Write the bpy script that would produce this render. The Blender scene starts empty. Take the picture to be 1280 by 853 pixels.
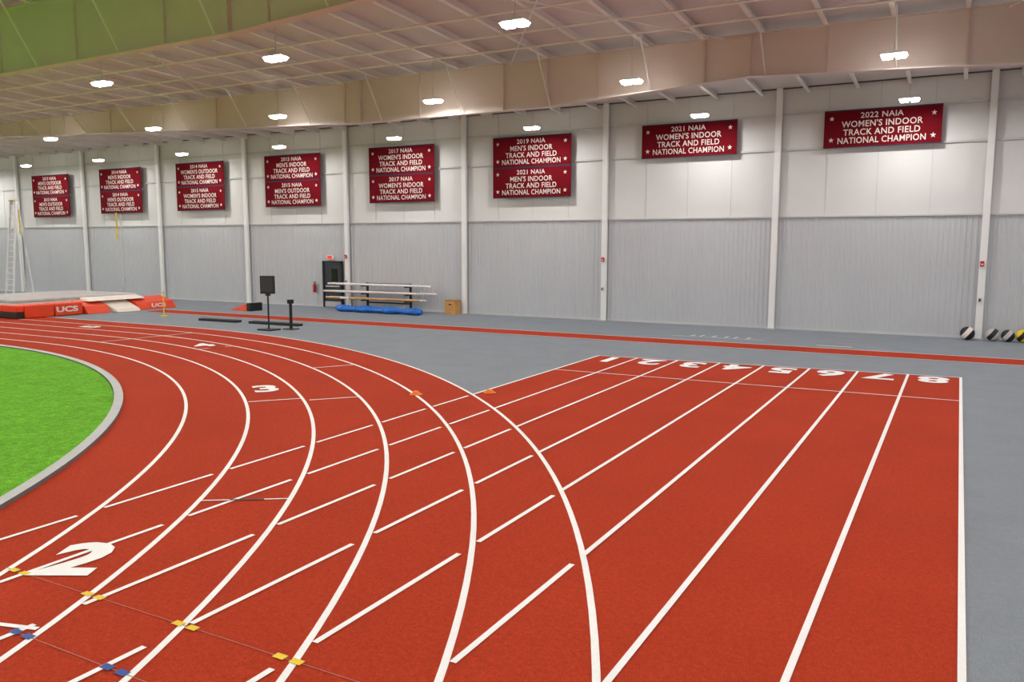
import bpy, math, random
from mathutils import Vector, Matrix
random.seed(4)
C=bpy.context
sc=C.scene
sc.view_settings.view_transform='Standard'
sc.view_settings.look='None'
sc.view_settings.exposure=0.0

# ---------------------------------------------------------------- materials
def s2l(v):
    v/=255.0
    return v/12.92 if v<=0.04045 else ((v+0.055)/1.055)**2.4
def rgb(r,g,b): return (s2l(r),s2l(g),s2l(b),1)
def mat(name,col,rough=.6,metal=0,spec=.5,noise=None,bump=None,emis=None,col2=None):
    m=bpy.data.materials.new(name); m.use_nodes=True
    nt=m.node_tree; b=nt.nodes['Principled BSDF']
    b.inputs['Base Color'].default_value=col
    b.inputs['Roughness'].default_value=rough
    b.inputs['Metallic'].default_value=metal
    b.inputs['Specular IOR Level'].default_value=spec
    if emis:
        b.inputs['Emission Color'].default_value=col
        b.inputs['Emission Strength'].default_value=emis
        try: m.cycles.emission_sampling='NONE'
        except Exception: pass
    tc=nt.nodes.new('ShaderNodeTexCoord')
    if noise:
        out=None
        for i,(scale,amt) in enumerate(noise):
            n=nt.nodes.new('ShaderNodeTexNoise'); n.inputs['Scale'].default_value=scale
            n.inputs['Detail'].default_value=3
            nt.links.new(tc.outputs['Object'],n.inputs['Vector'])
            mr=nt.nodes.new('ShaderNodeMapRange')
            mr.inputs['From Min'].default_value=.3; mr.inputs['From Max'].default_value=.7
            mr.inputs['To Min'].default_value=1-amt; mr.inputs['To Max'].default_value=1+amt
            nt.links.new(n.outputs['Fac'],mr.inputs['Value'])
            if out is None: out=mr.outputs[0]
            else:
                mm=nt.nodes.new('ShaderNodeMath'); mm.operation='MULTIPLY'
                nt.links.new(out,mm.inputs[0]); nt.links.new(mr.outputs[0],mm.inputs[1]); out=mm.outputs[0]
        vm=nt.nodes.new('ShaderNodeVectorMath'); vm.operation='SCALE'
        vm.inputs[0].default_value=col[:3]
        nt.links.new(out,vm.inputs['Scale'])
        nt.links.new(vm.outputs[0],b.inputs['Base Color'])
    if bump:
        n=nt.nodes.new('ShaderNodeTexNoise'); n.inputs['Scale'].default_value=bump[0]; n.inputs['Detail'].default_value=2
        nt.links.new(tc.outputs['Object'],n.inputs['Vector'])
        bp=nt.nodes.new('ShaderNodeBump'); bp.inputs['Strength'].default_value=bump[1]; bp.inputs['Distance'].default_value=bump[2]
        nt.links.new(n.outputs['Fac'],bp.inputs['Height']); nt.links.new(bp.outputs[0],b.inputs['Normal'])
    return m
M={}
M['red']=mat('track_rubber_red',rgb(172,56,29),.85,spec=.10,noise=[(90,.26),(22,.10),(.6,.05)],bump=(160,.5,.004))
M['grey']=mat('rubber_floor_grey',rgb(131,137,143),.75,spec=.25,noise=[(80,.18),(14,.05),(1.2,.05)],bump=(140,.4,.004))
M['line']=mat('paint_white',rgb(246,244,240),.6,spec=.3,noise=[(60,.04)])
M['turf']=mat('turf_green',rgb(112,178,48),.9,spec=.1,noise=[(60,.45),(12,.2),(2.0,.12)],bump=(90,.9,.02))
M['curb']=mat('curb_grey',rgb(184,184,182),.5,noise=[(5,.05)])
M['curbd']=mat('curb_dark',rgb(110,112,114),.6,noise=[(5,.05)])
M['wallu']=mat('wall_liner_white',rgb(222,221,218),.6,noise=[(.5,.03)])
M['walll']=mat('wainscot_grey_metal',rgb(194,196,198),.5,noise=[(.6,.02)])
M['col']=mat('column_white_paint',rgb(242,241,238),.45,noise=[(2,.02)])
M['girt']=mat('girt_white',rgb(204,203,201),.5,noise=[(2,.02)])
M['roof']=mat('roof_liner',rgb(218,212,206),.7,noise=[(.8,.04)])
M['beam']=mat('rafter_paint',rgb(222,206,196),.6,noise=[(.7,.03)])
M['purl']=mat('purlin_paint',rgb(246,242,236),.5,noise=[(2,.03)])
M['eave']=mat('eave_dark',rgb(90,88,86),.7,noise=[(2,.05)])
M['ban']=mat('banner_maroon',rgb(108,13,24),.8,spec=.08,noise=[(1.5,.06)])
M['banedge']=mat('banner_navy_edge',rgb(32,26,56),.7,noise=[(4,.05)])
M['bantxt']=mat('banner_lettering',rgb(222,206,198),.7,noise=[(6,.04)])
M['black']=mat('black_paint',rgb(26,27,30),.5,noise=[(6,.1)])
M['door']=mat('door_charcoal',rgb(52,54,60),.45,noise=[(3,.05)])
M['glass']=mat('screen_glass',rgb(12,13,16),.15,noise=[(3,.05)])
M['yellow']=mat('yellow_paint',rgb(236,200,20),.5,noise=[(8,.05)])
M['blue']=mat('blue_paint',rgb(28,70,150),.5,noise=[(8,.05)])
M['tarp']=mat('blue_vinyl',rgb(14,104,196),.4,noise=[(3,.2)],bump=(6,.8,.08))
M['orange']=mat('orange_plastic',rgb(240,120,20),.5,noise=[(8,.05)])
M['matred']=mat('mat_vinyl_red',rgb(232,70,28),.45,noise=[(2,.06)])
M['matgrey']=mat('mat_mesh_grey',rgb(188,182,178),.7,noise=[(3,.12)])
M['matwhite']=mat('mat_vinyl_white',rgb(240,228,216),.5,noise=[(2,.05)])
M['exting']=mat('extinguisher_red',rgb(190,20,20),.3,noise=[(4,.05)])
M['wood']=mat('plywood',rgb(206,152,84),.6,noise=[(14,.15),(3,.08)])
M['alu']=mat('aluminium',rgb(210,210,210),.35,metal=.5,noise=[(6,.04)])
M['fix']=mat('fixture_housing',rgb(225,225,225),.4,noise=[(6,.04)])
M['lamp']=mat('led_lens',(1,.98,.95,1),.3,emis=30)
M['exit']=mat('exit_sign_red',rgb(220,30,25),.4,emis=1.0)
M['pink']=mat('pole_red',rgb(200,50,60),.4,noise=[(4,.05)])
M['seam']=mat('faint_seam_paint',rgb(176,110,96),.7,noise=[(30,.2)])

# ---------------------------------------------------------------- mesh builder
class MB:
    def __init__(s): s.v=[];s.f=[];s.mi=[];s.mats=[];s.sm=[]
    def _m(s,k):
        if k not in s.mats: s.mats.append(k)
        return s.mats.index(k)
    def add(s,vs,fs,k,smooth=False):
        o=len(s.v); s.v+=[tuple(v) for v in vs]; i=s._m(k)
        for f in fs: s.f.append(tuple(o+a for a in f)); s.mi.append(i); s.sm.append(smooth)
    def box(s,c,d,k,rot=0):
        hx,hy,hz=d[0]/2,d[1]/2,d[2]/2; vs=[]
        for z in (-hz,hz):
            for x,y in ((-hx,-hy),(hx,-hy),(hx,hy),(-hx,hy)):
                vs.append((c[0]+x*math.cos(rot)-y*math.sin(rot),c[1]+x*math.sin(rot)+y*math.cos(rot),c[2]+z))
        s.add(vs,[(3,2,1,0),(4,5,6,7),(0,1,5,4),(1,2,6,5),(2,3,7,6),(3,0,4,7)],k)
    def hexa(s,bot,top,k): # 4 bottom pts, 4 top pts
        s.add(list(bot)+list(top),[(3,2,1,0),(4,5,6,7),(0,1,5,4),(1,2,6,5),(2,3,7,6),(3,0,4,7)],k)
    def rod(s,a,b,r,k,n=10,r2=None,sq=1.0):
        a=Vector(a);b=Vector(b);d=(b-a).normalized()
        u=d.cross(Vector((0,0,1)));
        if u.length<1e-4: u=Vector((1,0,0))
        u.normalize(); w=d.cross(u); r2=r if r2 is None else r2
        vs=[a+(u*math.cos(t)+w*math.sin(t)*sq)*r for t in [2*math.pi*i/n for i in range(n)]]
        vs+=[b+(u*math.cos(t)+w*math.sin(t)*sq)*r2 for t in [2*math.pi*i/n for i in range(n)]]
        s.add(vs,[(i,(i+1)%n,n+(i+1)%n,n+i) for i in range(n)],k,True)
        s.add(vs,[tuple(range(n-1,-1,-1)),tuple(range(n,2*n))],k)
    def ball(s,c,r,k,k2=None,nu=24,nv=14,axis=0):
        vs=[];fs=[];fs2=[]
        for j in range(nv+1):
            t=math.pi*j/nv
            for i in range(nu):
                p=2*math.pi*i/nu
                v=(math.sin(t)*math.cos(p),math.sin(t)*math.sin(p),math.cos(t))
                if axis: v=(v[2]*.8+v[0]*.6,v[1],-v[2]*.6+v[0]*.8) if axis==1 else (v[0],v[2],v[1])
                vs.append((c[0]+r*v[0],c[1]+r*v[1],c[2]+r*v[2]))
        for j in range(nv):
            for i in range(nu):
                f=(j*nu+i,(j+1)*nu+i,(j+1)*nu+(i+1)%nu,j*nu+(i+1)%nu)
                (fs2 if (k2 and nv*0.4<=j<nv*.6) else fs).append(f)
        s.add(vs,fs,k,True)
        if k2: s.add(vs,fs2,k2,True)
    def poly(s,pts,z,k): s.add([(p[0],p[1],z) for p in pts],[tuple(range(len(pts)))],k)
    def obj(s,name,parent=None,bevel=0,loc=None):
        me=bpy.data.meshes.new(name); me.from_pydata(s.v,[],s.f)
        for k in s.mats: me.materials.append(M[k])
        me.polygons.foreach_set('material_index',s.mi); me.polygons.foreach_set('use_smooth',s.sm)
        me.update()
        o=bpy.data.objects.new(name,me); C.collection.objects.link(o)
        if parent: o.parent=parent
        if loc: o.location=loc
        if bevel:
            b=o.modifiers.new('bevel','BEVEL'); b.width=bevel; b.segments=3; b.limit_method='ANGLE'
        return o
def empty(name,loc=(0,0,0)):
    e=bpy.data.objects.new(name,None); e.location=loc; C.collection.objects.link(e); return e
def text_mesh(name,body,size,matk,mtx,parent=None,offset=0,sx=1,align='CENTER',space=1,extr=0,line=1):
    cu=bpy.data.curves.new(name,'FONT'); cu.body=body; cu.size=size; cu.align_x=align; cu.align_y='CENTER'
    cu.offset=offset; cu.space_character=space; cu.extrude=extr; cu.space_line=line; cu.resolution_u=3
    t=bpy.data.objects.new(name+'_tmp',cu); C.collection.objects.link(t); C.view_layer.update()
    dg=C.evaluated_depsgraph_get(); me=bpy.data.meshes.new_from_object(t.evaluated_get(dg)); me.name=name
    bpy.data.objects.remove(t); me.materials.clear(); me.materials.append(M[matk])
    me.transform(mtx@Matrix.Diagonal((sx,1,1,1)))
    o=bpy.data.objects.new(name,me); C.collection.objects.link(o)
    if parent: o.parent=parent
    return o
def frame(loc,right,up):
    r=Vector(right).normalized(); u=Vector(up).normalized(); n=r.cross(u)
    m=Matrix((r,u,n)).transposed().to_4x4(); m.translation=Vector(loc); return m

# ---------------------------------------------------------------- constants (metres)
WY=29.97; ZW=3.93; ZT=8.34; XL=-72; XR=18; YB=-26
BAY=6.419; C0X=-50.69
CX,CY=-25.0,-5.0
R=[18.62,19.70,20.75,21.80,22.87,23.95,25.03]
LX0=-8.376; LW=1.07
def roofz(y): return ZT+(WY-y)*.041

# ---------------------------------------------------------------- floor & track
b=MB(); b.add([(XL,YB-10,0),(XR,YB-10,0),(XR,WY+.3,0),(XL,WY+.3,0)],[(0,1,2,3)],'grey'); b.obj('floor')
track=empty('running_track')
def arc(r,a0,a1,n): return [(CX+r*math.cos(a0+(a1-a0)*i/n),CY+r*math.sin(a0+(a1-a0)*i/n)) for i in range(n+1)]
def stadium(r): return [(XL+2,CY-r)]+arc(r,-math.pi/2,math.pi/2,160)+[(XL+2,CY+r)]
def ring(b,r0,r1,z,k):
    A=stadium(r0);B=stadium(r1);n=len(A)
    b.add([(x,y,z) for x,y in A+B],[(i,n+i,n+i+1,i+1) for i in range(n-1)],k)
b=MB(); ring(b,18.5,25.05,.005,'red')
xe=LX0+8*LW
b.add([(LX0-.03,YB+1,.003),(xe+.03,YB+1,.003),(xe+.03,20.85,.003),(LX0-.03,20.25,.003)],[(0,1,2,3)],'red')
b.obj('track_surface',track)
b=MB()
for r in R[1:]: ring(b,r-.03,r+.03,.010,'line')
b.obj('curved_lane_lines',track)
# sprint straight lines, broken where they cross the oval lanes
b=MB()
def strip(b,p,q,w,z,k):
    p=Vector(p);q=Vector(q);d=(q-p).normalized();n=Vector((-d.y,d.x))*w/2
    b.add([(*(p-n),z),(*(q-n),z),(*(q+n),z),(*(p+n),z)],[(0,1,2,3)],k)
def backy(x): return 20.25+(x-LX0)/(8*LW)*.6
for i in range(9):
    x=LX0+i*LW; dx=x-CX
    def yr(r): return CY+math.sqrt(max(0,r*r-dx*dx))
    top=backy(x)
    if dx<25.0:
        strip(b,(x,yr(25.03)),(x,top),.056,.0125,'line')
        edges=[18.66]+R[1:]
        for k in range(6):
            r0=edges[k]+.055; r1=edges[k+1]-.12
            if r1>abs(dx):
                y0=yr(r0) if r0>abs(dx) else CY
                strip(b,(x,y0),(x,yr(r1)),.056,.0125,'line')
    else: strip(b,(x,YB+1),(x,top),.056,.0125,'line')
strip(b,(LX0,17.46),(xe,17.68),.045,.0135,'line')
strip(b,(LX0-.03,20.25),(xe+.03,20.85),.035,.0135,'line')
b.obj('sprint_lane_lines',track)
for i in range(8):
    x=LX0+(i+.5)*LW
    text_mesh('sprint_lane_number_%d'%(i+1),str(i+1),1.2,'line',frame((x,backy(x)-.56,.014),(-1,0,0),(0,-1,0)),track,offset=.042,sx=1.05)
for n,a,r in ((2,28.2,20.22),(3,53.8,21.28),(4,75.6,22.33),(5,95.7,23.4)):
    if a<=90: a_=math.radians(a); p=(CX+r*math.cos(a_),CY+r*math.sin(a_),.014); rt=(math.cos(a_),math.sin(a_),0); up=(-math.sin(a_),math.cos(a_),0)
    else: p=(-27.3,CY+r,.014); rt=(0,1,0); up=(-1,0,0)
    text_mesh('oval_lane_number_%d'%n,str(n),1.08,'line',frame(p,rt,up),track,offset=.04,sx=1.05)
b=MB()
def radial(a,r0,r1,w,k,z=.0145):
    a=math.radians(a); strip(b,(CX+r0*math.cos(a),CY+r0*math.sin(a)),(CX+r1*math.cos(a),CY+r1*math.sin(a)),w,z,k)
radial(33.2,20.75,21.8,.03,'line'); radial(33.2,21.1,21.5,.04,'black',.0155)
radial(50.2,20.8,21.8,.05,'line'); radial(49.6,21.9,22.85,.05,'line')
radial(73.6,21.8,22.87,.05,'line'); radial(73.6,22.1,22.6,.055,'black',.0155); radial(60,22.9,23.9,.05,'line')
radial(84,20.8,23.9,.05,'line')
for yv,k,js in ((4.13,'yellow',((1,.16),(2,.05),(3,.03),(4,-.06))),(3.43,'blue',((2,-.12),(3,-.16)))):
    for j,o in js:
        xl=CX+math.sqrt(R[j]**2-(yv-CY)**2)+o
        for s in (-.08,.08): strip(b,(xl+s-.052,yv),(xl+s+.052,yv),.065,.015,k)
strip(b,(-7.6,4.13),(-2.2,4.13),.008,.0118,'seam'); strip(b,(-6.3,3.43),(-2.2,3.43),.008,.0118,'seam')
strip(b,(-6.75,3.36),(-6.14,3.54),.05,.0145,'line')
b.obj('exchange_zone_marks',track)
# runway behind
rw=empty('jump_runway')
b=MB(); b.add([(-31.5,23.75,.004),(XR-1,23.75,.004),(XR-1,24.97,.004),(-31.5,24.97,.004)],[(0,1,2,3)],'red')
strip(b,(-31.5,23.76),(XR-1,23.76),.04,.008,'line'); strip(b,(-31.5,24.98),(XR-1,24.98),.04,.008,'line')
b.obj('runway_surface',rw)
b=MB()
for i,x in enumerate([-7.6,-7.3,-6.9,-6.5,-6.2,-5.8]): strip(b,(x,26.2),(x+.05,26.6),.05,.006,'line')
strip(b,(-8.2,26.1),(-5.2,26.1),.03,.006,'line'); strip(b,(-3.6,25.6),(-2.6,25.6),.06,.006,'line'); strip(b,(-3.2,26.5),(-2.6,26.5),.06,.006,'matred')
b.obj('high_jump_marks',rw)

# ---------------------------------------------------------------- infield
b=MB(); b.poly(stadium(18.44),.03,'turf'); b.obj('artificial_turf_infield')
b=MB()
A=stadium(18.45);B=stadium(18.61);n=len(A)
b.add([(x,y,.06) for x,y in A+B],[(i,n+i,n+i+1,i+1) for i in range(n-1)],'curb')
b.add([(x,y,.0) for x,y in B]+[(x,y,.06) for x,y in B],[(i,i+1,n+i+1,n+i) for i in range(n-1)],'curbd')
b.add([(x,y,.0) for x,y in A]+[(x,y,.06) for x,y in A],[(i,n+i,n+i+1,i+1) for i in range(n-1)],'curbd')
b.obj('track_curb',track)

# ---------------------------------------------------------------- wall
b=MB()
b.add([(XL,WY,ZW),(XR,WY,ZW),(XR,WY,ZT+.3),(XL,WY,ZT+.3)],[(3,2,1,0)],'wallu')
b.add([(XL,WY+.2,0),(XR,WY+.2,0),(XR,WY+.2,ZT+.3),(XL,WY+.2,ZT+.3)],[(0,1,2,3)],'wallu')
# corrugated wainscot
pr=[];x=XL;P=.16
while x<XR:
    pr+=[(x,WY),(x+.07,WY),(x+.095,WY-.012),(x+.135,WY-.012)]; x+=P
n=len(pr)
b.add([(p[0],p[1],0) for p in pr]+[(p[0],p[1],ZW) for p in pr],[(i,i+1,n+i+1,n+i) for i in range(n-1)],'walll')
b.obj('wall_back')
b=MB()
b.box(((XL+XR)/2,WY-.04,ZW+.02),(XR-XL,.05,.05),'girt')
x=C0X-BAY*3
while x<XR:   # liner seams
    for k in range(1,4): b.box((x+k*BAY/4,WY-.008,(ZW+ZT)/2+.03),(.02,.012,ZT-ZW-.1),'girt')
    x+=BAY
for z in (6.25,7.45): b.box(((XL+XR)/2,WY-.035,z),(XR-XL,.06,.07),'girt')
b.box(((XL+XR)/2,WY-.05,ZT+.02),(XR-XL,.08,.1),'eave')
b.obj('trim_1')
b=MB(); b.box(((XL+XR)/2,WY-.03,.04),(XR-XL,.03,.08),'girt'); b.obj('baseboard_back')
for j in range(-3,11):
    x=C0X+j*BAY; b=MB()
    b.box((x,WY-.19,ZT/2),(.20,.02,ZT),'col'); b.box((x,WY-.08,ZT/2),(.20,.02,ZT),'col'); b.box((x,WY-.13,ZT/2),(.16,.12,ZT),'col')
    b.box((x,WY-.19,.02),(.3,.18,.03),'girt')
    b.obj('wall_column')
# left/right wall not seen by the photo are left open.
# ---------------------------------------------------------------- ceiling
b=MB(); b.add([(XL,YB,roofz(YB)),(XR,YB,roofz(YB)),(XR,WY+.3,roofz(WY+.3)),(XL,WY+.3,roofz(WY+.3))],[(3,2,1,0)],'roof'); b.obj('ceiling')
b=MB(); x=XL+.5
while x<XR:
    y0,y1=YB,WY-.1
    z0,z1=roofz(y0),roofz(y1); h=.22
    b.hexa([(x-.012,y0,z0-h),(x+.012,y0,z0-h),(x+.012,y1,z1-h),(x-.012,y1,z1-h)],[(x-.012,y0,z0),(x+.012,y0,z0),(x+.012,y1,z1),(x-.012,y1,z1)],'purl')
    b.hexa([(x-.01,y0,z0-h),(x+.11,y0,z0-h),(x+.11,y1,z1-h),(x-.01,y1,z1-h)],[(x-.01,y0,z0-h+.012),(x+.11,y0,z0-h+.012),(x+.11,y1,z1-h+.012),(x-.01,y1,z1-h+.012)],'purl')
    x+=1.55
b.obj('ceiling_purlins')
def rafter(y,prof,name='roof_rafter'):
    b=MB(); zt=roofz(y)-.22
    for (x0,z0),(x1,z1) in zip(prof[:-1],prof[1:]):
        b.hexa([(x0,y-.01,z0),(x1,y-.01,z1),(x1,y+.01,z1),(x0,y+.01,z0)],[(x0,y-.01,zt),(x1,y-.01,zt),(x1,y+.01,zt),(x0,y+.01,zt)],'beam')
        b.hexa([(x0,y-.13,z0-.02),(x1,y-.13,z1-.02),(x1,y+.13,z1-.02),(x0,y+.13,z0-.02)],[(x0,y-.13,z0),(x1,y-.13,z1),(x1,y+.13,z1),(x0,y+.13,z0)],'beam')
    b.box(((prof[0][0]+prof[-1][0])/2,y,zt+.01),(prof[-1][0]-prof[0][0],.26,.02),'beam')
    def zb(x):
        for (x0,z0),(x1,z1) in zip(prof[:-1],prof[1:]):
            if x0<=x<=x1: return z0+(z1-z0)*(x-x0)/(x1-x0)
    for x,_ in prof[1:-1]:
        b.box((x,y,(zb(x)+zt)/2),(.03,.25,zt-zb(x)),'beam')
    x=prof[0][0]+2.2
    while x<prof[-1][0]:
        b.rod((x,y-.1,zb(x)+.02),(x,y-1.0,roofz(y-1)-.2),.022,'purl',6)
        b.rod((x,y+.1,zb(x)+.02),(x,y+1.0,roofz(y+1)-.2),.022,'purl',6)
        if x+1.5<XR: b.box((x+1.5,y-.02,(zb(x+1.5)+zt)/2),(.012,.10,zt-zb(x+1.5)),'beam')
        x+=3.1
    return b.obj(name)
rafter(22.4,[(XL,7.9),(-39,7.85),(-18,7.05),(-11,7.05),(-5.1,7.38),(1.1,7.1),(XR,6.9)])
rafter(12.7,[(XL,7.4),(-22,7.3),(-13.6,7.35),(-8.8,7.62),(1,7.3),(XR,7.0)])
rafter(3.0,[(XL,7.3),(-18,7.2),(1,7.3),(XR,7.3)])
for y in (20.9,19.6,18.0,25.5):
    b=MB(); b.rod((XL,y,roofz(y)-.26),(XR,y,roofz(y)-.26),.03,'purl',6); b.obj('ceiling_conduit')
# roof cross-bracing rods between rafters
b=MB()
for k in range(-3,4):
    x=C0X+BAY*(k*2+4)
    b.rod((x,12.9,roofz(12.9)-.3),(x+BAY,22.2,roofz(22.2)-.3),.018,'purl',6)
    b.rod((x+BAY,12.9,roofz(12.9)-.33),(x,22.2,roofz(22.2)-.33),.018,'purl',6)
b.obj('roof_bracing_rods')

# ---------------------------------------------------------------- lights
lb=MB()
lb.box((0,0,.125),(.52,.26,.03),'fix'); lb.box((0,0,.17),(.30,.12,.07),'fix')
for s in (-1,1):
    vs0=[(s*.145+a*.10,c*.10,.035) for a,c in ((-1,-1),(1,-1),(1,1),(-1,1))]
    vs1=[(s*.145+a*.135,c*.145,.11) for a,c in ((-1,-1),(1,-1),(1,1),(-1,1))]
    lb.hexa(vs0,vs1,'lamp')
lme=None
for y in (28.0,21.4,14.8,8.2,1.6,-5,-11.6,-18.2):
    k=-2
    while True:
        x=-1.6-BAY*k
        if x<XL+4: break
        k+=1
        if lme is None: o=lb.obj('high_bay_light'); lme=o.data
        else: o=bpy.data.objects.new('high_bay_light',lme); C.collection.objects.link(o)
        o.location=(x,y,7.25)
        cb=MB(); zr=roofz(y)-7.25
        cb.rod((0,0,.18),(0,0,.5),.012,'alu',5); cb.rod((0,0,.5),(0,0,zr),.006,'alu',5)
        cb.obj('hanging_cable',o)
        ld=bpy.data.lights.new('led_array','AREA'); ld.shape='RECTANGLE'; ld.size=.5; ld.size_y=.26
        ld.energy=104; ld.color=(1,.99,.98)
        lo=bpy.data.objects.new('led_array',ld); lo.parent=o; lo.location=(0,0,.015); C.collection.objects.link(lo)

# ---------------------------------------------------------------- banners
def star(b,cx,cz,r,y,k):
    pts=[]
    for i in range(10):
        rr=r if i%2==0 else r*.42; a=math.pi/2+i*math.pi/5
        pts.append((cx+rr*math.cos(a),y,cz+rr*math.sin(a)))
    o=[(cx,y,cz)]+pts
    b.add(o,[(0,1+(i+1)%10,1+i) for i in range(10)],k)
def banner(x0,z1,lines,w=3.53,h=1.17):
    y=WY-.26; b=MB(); N=24; NV=4
    vs=[]
    for j in range(NV+1):
        for i in range(N+1):
            vs.append((x0+w*i/N,y-.012*math.sin(i*1.1)*(j/NV),z1-h*j/NV))
    b.add(vs,[(j*(N+1)+i,(j+1)*(N+1)+i,(j+1)*(N+1)+i+1,j*(N+1)+i+1) for j in range(NV) for i in range(N)],'ban',True)
    b.add([(v[0],v[1]+.02,v[2]) for v in vs],[(j*(N+1)+i,j*(N+1)+i+1,(j+1)*(N+1)+i+1,(j+1)*(N+1)+i) for j in range(NV) for i in range(N)],'banedge',True)
    b.box((x0+w/2,y+.01,z1+.01),(w,.03,.04),'banedge'); b.box((x0+w/2,y+.01,z1-h-.01),(w,.03,.03),'banedge')
    for sx in (x0+.24,x0+w-.24):
        star(b,sx,z1-.94,.09,y-.03,'bantxt'); star(b,sx,z1-.24,.085,y-.03,'bantxt')
    for zz in (z1-.03,z1-h+.03):
        for xx in (x0+.05,x0+w-.05): b.box((xx,y+.08,zz),(.03,.14,.03),'alu')
    o=b.obj('championship_banner')
    L=[.175,.445,.71,.975]
    for t,(s,dz,sx) in zip(lines,((.25,L[0],1.05),(.28,L[1],.93),(.28,L[2],.93),(.28,L[3],.86))):
        text_mesh('lettering',t,s,'bantxt',frame((x0+w/2,y-.03,z1-dz-.01),(1,0,0),(0,0,1)),o,offset=.003,sx=sx,space=1.06)
    return o
T=['TRACK AND FIELD','NATIONAL CHAMPION']
W_='WOMEN\'S ';Mn='MEN\'S '
B=[(-48.9,6.95,[('2013 NAIA',Mn+'OUTDOOR'),('2013 NAIA',Mn+'OUTDOOR')]),
(-42.58,7.07,[('2014 NAIA',Mn+'INDOOR'),('2014 NAIA',Mn+'OUTDOOR')]),
(-36.28,7.11,[('2014 NAIA',W_+'OUTDOOR'),('2015 NAIA',W_+'INDOOR')]),
(-29.95,7.18,[('2015 NAIA',Mn+'INDOOR'),('2015 NAIA',Mn+'OUTDOOR')]),
(-23.55,7.23,[('2017 NAIA',W_+'INDOOR'),('2017 NAIA',W_+'INDOOR')]),
(-17.11,7.28,[('2019 NAIA',Mn+'INDOOR'),('2021 NAIA',Mn+'INDOOR')]),
(-10.68,7.36,[('2021 NAIA',W_+'INDOOR')]),
(-4.25,7.40,[('2022 NAIA',W_+'INDOOR')])]
for x,z,ls in B:
    for i,(a,c) in enumerate(ls): banner(x,z-i*1.22,[a,c]+T)

# ---------------------------------------------------------------- door, exit sign, extinguisher
b=MB(); x0,x1=-26.5,-25.4; xc=(x0+x1)/2; w=x1-x0
for x in (x0,x1): b.box((x,WY-.10,1.08),(.09,.10,2.16),'black')
b.box((xc,WY-.10,2.14),(w+.09,.10,.09),'black')
b.box((xc,WY-.08,1.05),(w-.06,.05,2.08),'door')
b.box((xc+.12,WY-.11,1.45),(.36,.02,.75),'glass'); b.box((xc,WY-.125,1.0),(w-.25,.03,.06),'alu'); b.box((xc,WY-.11,.15),(w-.1,.01,.25),'alu')
b.obj('door_1')
b=MB(); b.box((-26.1,WY-.08,2.36),(.36,.07,.2),'col'); b.box((-26.1,WY-.12,2.36),(.28,.01,.13),'exit'); b.obj('exit_sign')
b=MB(); X=-27.05; Y=WY-.16
b.rod((X,Y,.68),(X,Y,1.05),.075,'exting',16); b.rod((X,Y,1.05),(X,Y,1.1),.075,'exting',16,.03); b.rod((X,Y,1.1),(X,Y,1.16),.025,'black',10)
b.box((X+.03,Y,1.17),(.14,.03,.03),'black'); b.rod((X+.03,Y,1.13),(X+.1,Y,1.0),.012,'black',8); b.rod((X+.1,Y,1.0),(X+.09,Y,.75),.014,'black',8)
b.box((X,WY-.065,.9),(.12,.06,.3),'alu'); b.obj('fire_extinguisher')
for x in (C0X+6*BAY,C0X+8*BAY,C0X+4*BAY):
    b=MB(); b.box((x-.02,WY-.235,2.4),(.11,.06,.16),'exting'); b.box((x-.02,WY-.27,2.38),(.07,.02,.04),'col'); b.obj('fire_alarm_pull_station')
    b=MB(); b.box((x-.02,WY-.235,1.25),(.10,.06,.14),'alu'); b.box((x-.02,WY-.267,1.25),(.05,.01,.08),'black'); b.obj('outlet_box')

# ---------------------------------------------------------------- display sign on stand + post
b=MB(); X,Y=-20.97,20.76
b.box((X,Y,.025),(.62,.5,.05),'black'); b.rod((X,Y,.05),(X,Y,1.3),.03,'black',12)
b.box((X,Y,1.58),(.5,.09,.62),'black',.45); b.box((X+.022,Y-.045,1.58),(.42,.01,.5),'door',.45)
b.box((X,Y,1.25),(.16,.08,.1),'black'); b.obj('timing_display_stand',bevel=.008)
b=MB(); X,Y=-20.5,21.35
b.rod((X,Y,.03),(X,Y,.95),.055,'black',12); b.box((X,Y,.015),(.45,.35,.03),'black'); b.box((X,Y,.98),(.16,.16,.14),'black'); b.obj('timing_sensor_post')
b=MB(); b.box((-25.0,22.2,.045),(2.0,.28,.09),'black',.03); b.box((-25.0,22.2,.1),(1.8,.06,.02),'door',.03); b.obj('black_foam_plank',bevel=.01)
b=MB(); b.box((-22.2,22.3,.045),(2.4,.28,.09),'black',.03); b.box((-22.2,22.3,.1),(2.2,.06,.02),'door',.03); b.obj('black_foam_plank',bevel=.01)

# ---------------------------------------------------------------- starting wedge
b=MB(); X,Y=-28.9,26.2
b.hexa([(X,Y,0),(X+1.1,Y,0),(X+1.1,Y+.7,0),(X,Y+.7,0)],[(X+.1,Y+.1,.04),(X+1.0,Y+.1,.32),(X+1.0,Y+.6,.32),(X+.1,Y+.6,.04)],'matred')
b.box((X+1.25,Y+.35,.18),(.25,.7,.36),'black'); b.obj('vault_box_plug',bevel=.02)

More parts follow.
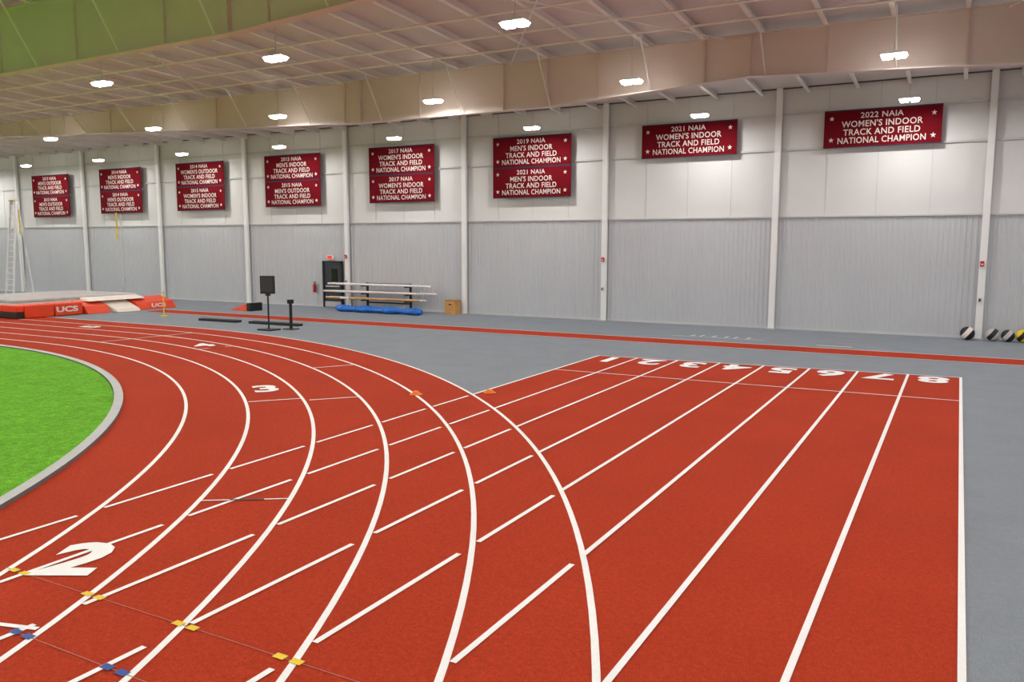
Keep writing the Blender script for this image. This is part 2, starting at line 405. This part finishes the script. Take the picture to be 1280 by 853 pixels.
# ---------------------------------------------------------------- pole rack, tarp rolls, poles
b=MB()
for x in (-23.6,-21.2):
    b.box((x,29.30,.05),(.1,.8,.08),'black'); b.box((x,29.50,.65),(.08,.08,1.2),'black')
    for z in (.45,.75,1.1): b.box((x,29.28,z),(.06,.45,.05),'black')
b.box((-22.4,29.5,.35),(2.4,.06,.06),'black'); b.box((-22.4,29.5,1.2),(2.4,.06,.06),'black')
cols=['matwhite','pink','yellow','col','matwhite','wood','matwhite','pink']
for z,n in ((.53,4),(.83,4),(1.17,4)):
    for i in range(n):
        o=random.uniform(-.7,.4); y=29.08+i*.11
        c=cols[int(z*10+i*3)%8]
        b.rod((-25.2+o,y,z),(-20.0+o,y,z),.042,c,8)
        b.rod((-24.4+o,y,z),(-23.9+o,y,z),.046,cols[(i+3)%8],8)
b.obj('vault_pole_rack')
b=MB()
for (x0,x1,y,r) in ((-24.7,-20.0,28.62,.20),(-24.3,-19.7,28.22,.17)):
    n=20
    for i in range(n):
        a=x0+(x1-x0)*i/n; c=x0+(x1-x0)*(i+1)/n
        f=lambda t:r*(1+.22*math.sin(t*1.1)+.1*math.sin(t*2.7))*(.6 if t in(0,n) else 1)
        b.rod((a,y+.04*math.sin(i*.9),.12),(c,y+.04*math.sin((i+1)*.9),.12),f(i),'tarp',16,f(i+1),sq=.62)
b.obj('rolled_blue_tarp')
b=MB(); X,Y=-19.0,29.5
for (cx,cy,dx,dy) in ((0,-.2,.55,.02),(0,.2,.55,.02),(-.265,0,.02,.4),(.265,0,.02,.4)): b.box((X+cx,Y+cy,.3),(dx,dy,.6),'wood')
b.box((X,Y,.59),(.55,.42,.02),'wood'); b.box((X,Y-.215,.42),(.14,.01,.05),'black'); b.obj('plyometric_box')

# ---------------------------------------------------------------- medicine balls
for x,y,r,k,k2 in ((.36,29.45,.21,'black','matwhite'),(1.06,29.45,.20,'matgrey','black'),(1.46,29.42,.19,'black','matgrey'),(1.86,29.45,.20,'yellow','black'),(2.28,29.45,.20,'black','wood'),(2.7,29.45,.20,'matgrey','black')):
    b=MB(); b.ball((x,y,r),r,k,k2,axis=1); b.obj('medicine_ball')
# marker cones
for x,y in ((-9.36,13.16),(-8.17,14.03)):
    b=MB(); b.rod((x,y,.013),(x,y,.08),.11,'orange',20,.05); b.rod((x,y,.012),(x,y,.02),.13,'orange',20,.13); b.obj('marker_cone')

# ---------------------------------------------------------------- pole vault pit
pit=empty('pole_vault_pit')
def pad(c,d,k,name,rot=0,bev=.05):
    b=MB(); b.box(c,d,k,rot); return b.obj(name,pit,bevel=bev)
XF=-32.5
pad((XF-3.5,22.3,.28),(5.0,6.2,.54),'matgrey','main_pad')
pad((XF-3.6,22.3,.62),(4.8,5.8,.14),'matgrey','top_pad')
pad((XF-.5,21.0,.27),(.95,1.2,.52),'matred','front_pad_right')
pad((XF-.5,19.75,.27),(.95,1.2,.52),'matred','front_pad_left')
pad((XF-1.8,19.0,.14),(3.4,.3,.24),'black','side_pad_base',bev=.03)
pad((XF-1.8,19.0,.40),(3.4,.3,.26),'matred','side_pad',bev=.03)
b=MB() # sloping wings beside the plant box
for y0,y1,k in ((21.7,22.8,'matred'),(24.2,26.2,'matred')):
    b.hexa([(XF-1,y0,0),(XF+.15,y0,0),(XF+.15,y1,0),(XF-1,y1,0)],[(XF-1,y0,.56),(XF-.1,y0,.34),(XF-.1,y1,.34),(XF-1,y1,.56)],k)
b.hexa([(XF-1,22.85,0),(XF+.4,22.95,0),(XF+.4,24.1,0),(XF-1,24.15,0)],[(XF-1,22.85,.57),(XF+.25,22.95,.14),(XF+.25,24.1,.14),(XF-1,24.15,.57)],'matwhite')
b.hexa([(XF-1,22.1,.5),(XF-.3,22.1,.5),(XF-.3,24.9,.5),(XF-1,24.9,.5)],[(XF-1,22.1,.66),(XF-.5,22.2,.6),(XF-.5,24.8,.6),(XF-1,24.9,.66)],'matwhite')
b.obj('front_buns',pit,bevel=.04)
text_mesh('front_lettering_a','UCS',.30,'matwhite',frame((XF-.02,20.9,.27),(0,1,0),(0,0,1)),pit,offset=.012,sx=1.7)
text_mesh('front_lettering_b','UCS',.24,'matwhite',frame((XF+.16,25.2,.17),(0,1,0),(0,0,1)),pit,offset=.012,sx=1.7)
# uprights
for X,y,h in ((-36.2,26.3,4.4),(-44.8,26.6,4.7)):
    b=MB()
    b.box((X,y,.06),(1.1,.3,.1),'black'); b.rod((X,y,.1),(X,y,h),.03,'alu',8); b.rod((X-.35,y,h-1.2),(X-.35,y,h+.1),.035,'yellow',8); b.box((X-.17,y,h-.2),(.4,.04,.04),'alu')
    b.box((X,y,1.2),(.12,.12,.18),'alu'); b.rod((X-.4,y,.12),(X,y,1.1),.018,'alu',6); b.obj('pole_vault_standard',pit)
# tall step ladder by the wall
b=MB(); X,Y=-47.3,27.6; H=5.4
for s in (-.35,.35):
    b.hexa([(X+s-.04,Y-.6,0),(X+s+.04,Y-.6,0),(X+s+.04,Y-.52,0),(X+s-.04,Y-.52,0)],[(X+s*.7-.04,Y-.04,H),(X+s*.7+.04,Y-.04,H),(X+s*.7+.04,Y+.04,H),(X+s*.7-.04,Y+.04,H)],'col')
    b.hexa([(X+s-.03,Y+.6,0),(X+s+.03,Y+.6,0),(X+s+.03,Y+.66,0),(X+s-.03,Y+.66,0)],[(X+s*.7-.03,Y+.04,H),(X+s*.7+.03,Y+.04,H),(X+s*.7+.03,Y+.1,H),(X+s*.7-.03,Y+.1,H)],'col')
for k in range(1,17):
    z=k*.32; t=z/H; b.box((X,Y-.56+.56*t,z),(.7-.2*t,.1,.03),'col')
b.box((X,Y,H),(.56,.25,.05),'yellow'); b.obj('step_ladder')
b=MB(); X,Y=-28.7,22.6
b.rod((X,Y,0.0),(X,Y,.03),.16,'yellow',16); b.rod((X,Y,.03),(X,Y,1.0),.02,'yellow',8); b.box((X,Y,1.0),(.08,.05,.06),'yellow'); b.obj('yellow_marker_post')

# ---------------------------------------------------------------- world & camera
w=bpy.data.worlds.new('hall_ambient'); sc.world=w; w.use_nodes=True
bg=w.node_tree.nodes['Background']; bg.inputs[0].default_value=(.95,.97,1,1); bg.inputs[1].default_value=.33
cd=bpy.data.cameras.new('camera'); cd.sensor_width=36; cd.sensor_fit='HORIZONTAL'; cd.lens=1019.62/1280*36; cd.clip_end=300
cam=bpy.data.objects.new('camera',cd); C.collection.objects.link(cam)
psi,th,ro=.4994,.1185,.0014
F=Vector((-math.sin(psi)*math.cos(th),math.cos(psi)*math.cos(th),-math.sin(th)))
Rv=Vector((math.cos(psi),math.sin(psi),0)); U=Rv.cross(F)
R2=Rv*math.cos(ro)+U*math.sin(ro); U2=-Rv*math.sin(ro)+U*math.cos(ro)
m=Matrix((R2,U2,-F)).transposed().to_4x4(); m.translation=Vector((0,0,2.9975)); cam.matrix_world=m
sc.camera=cam
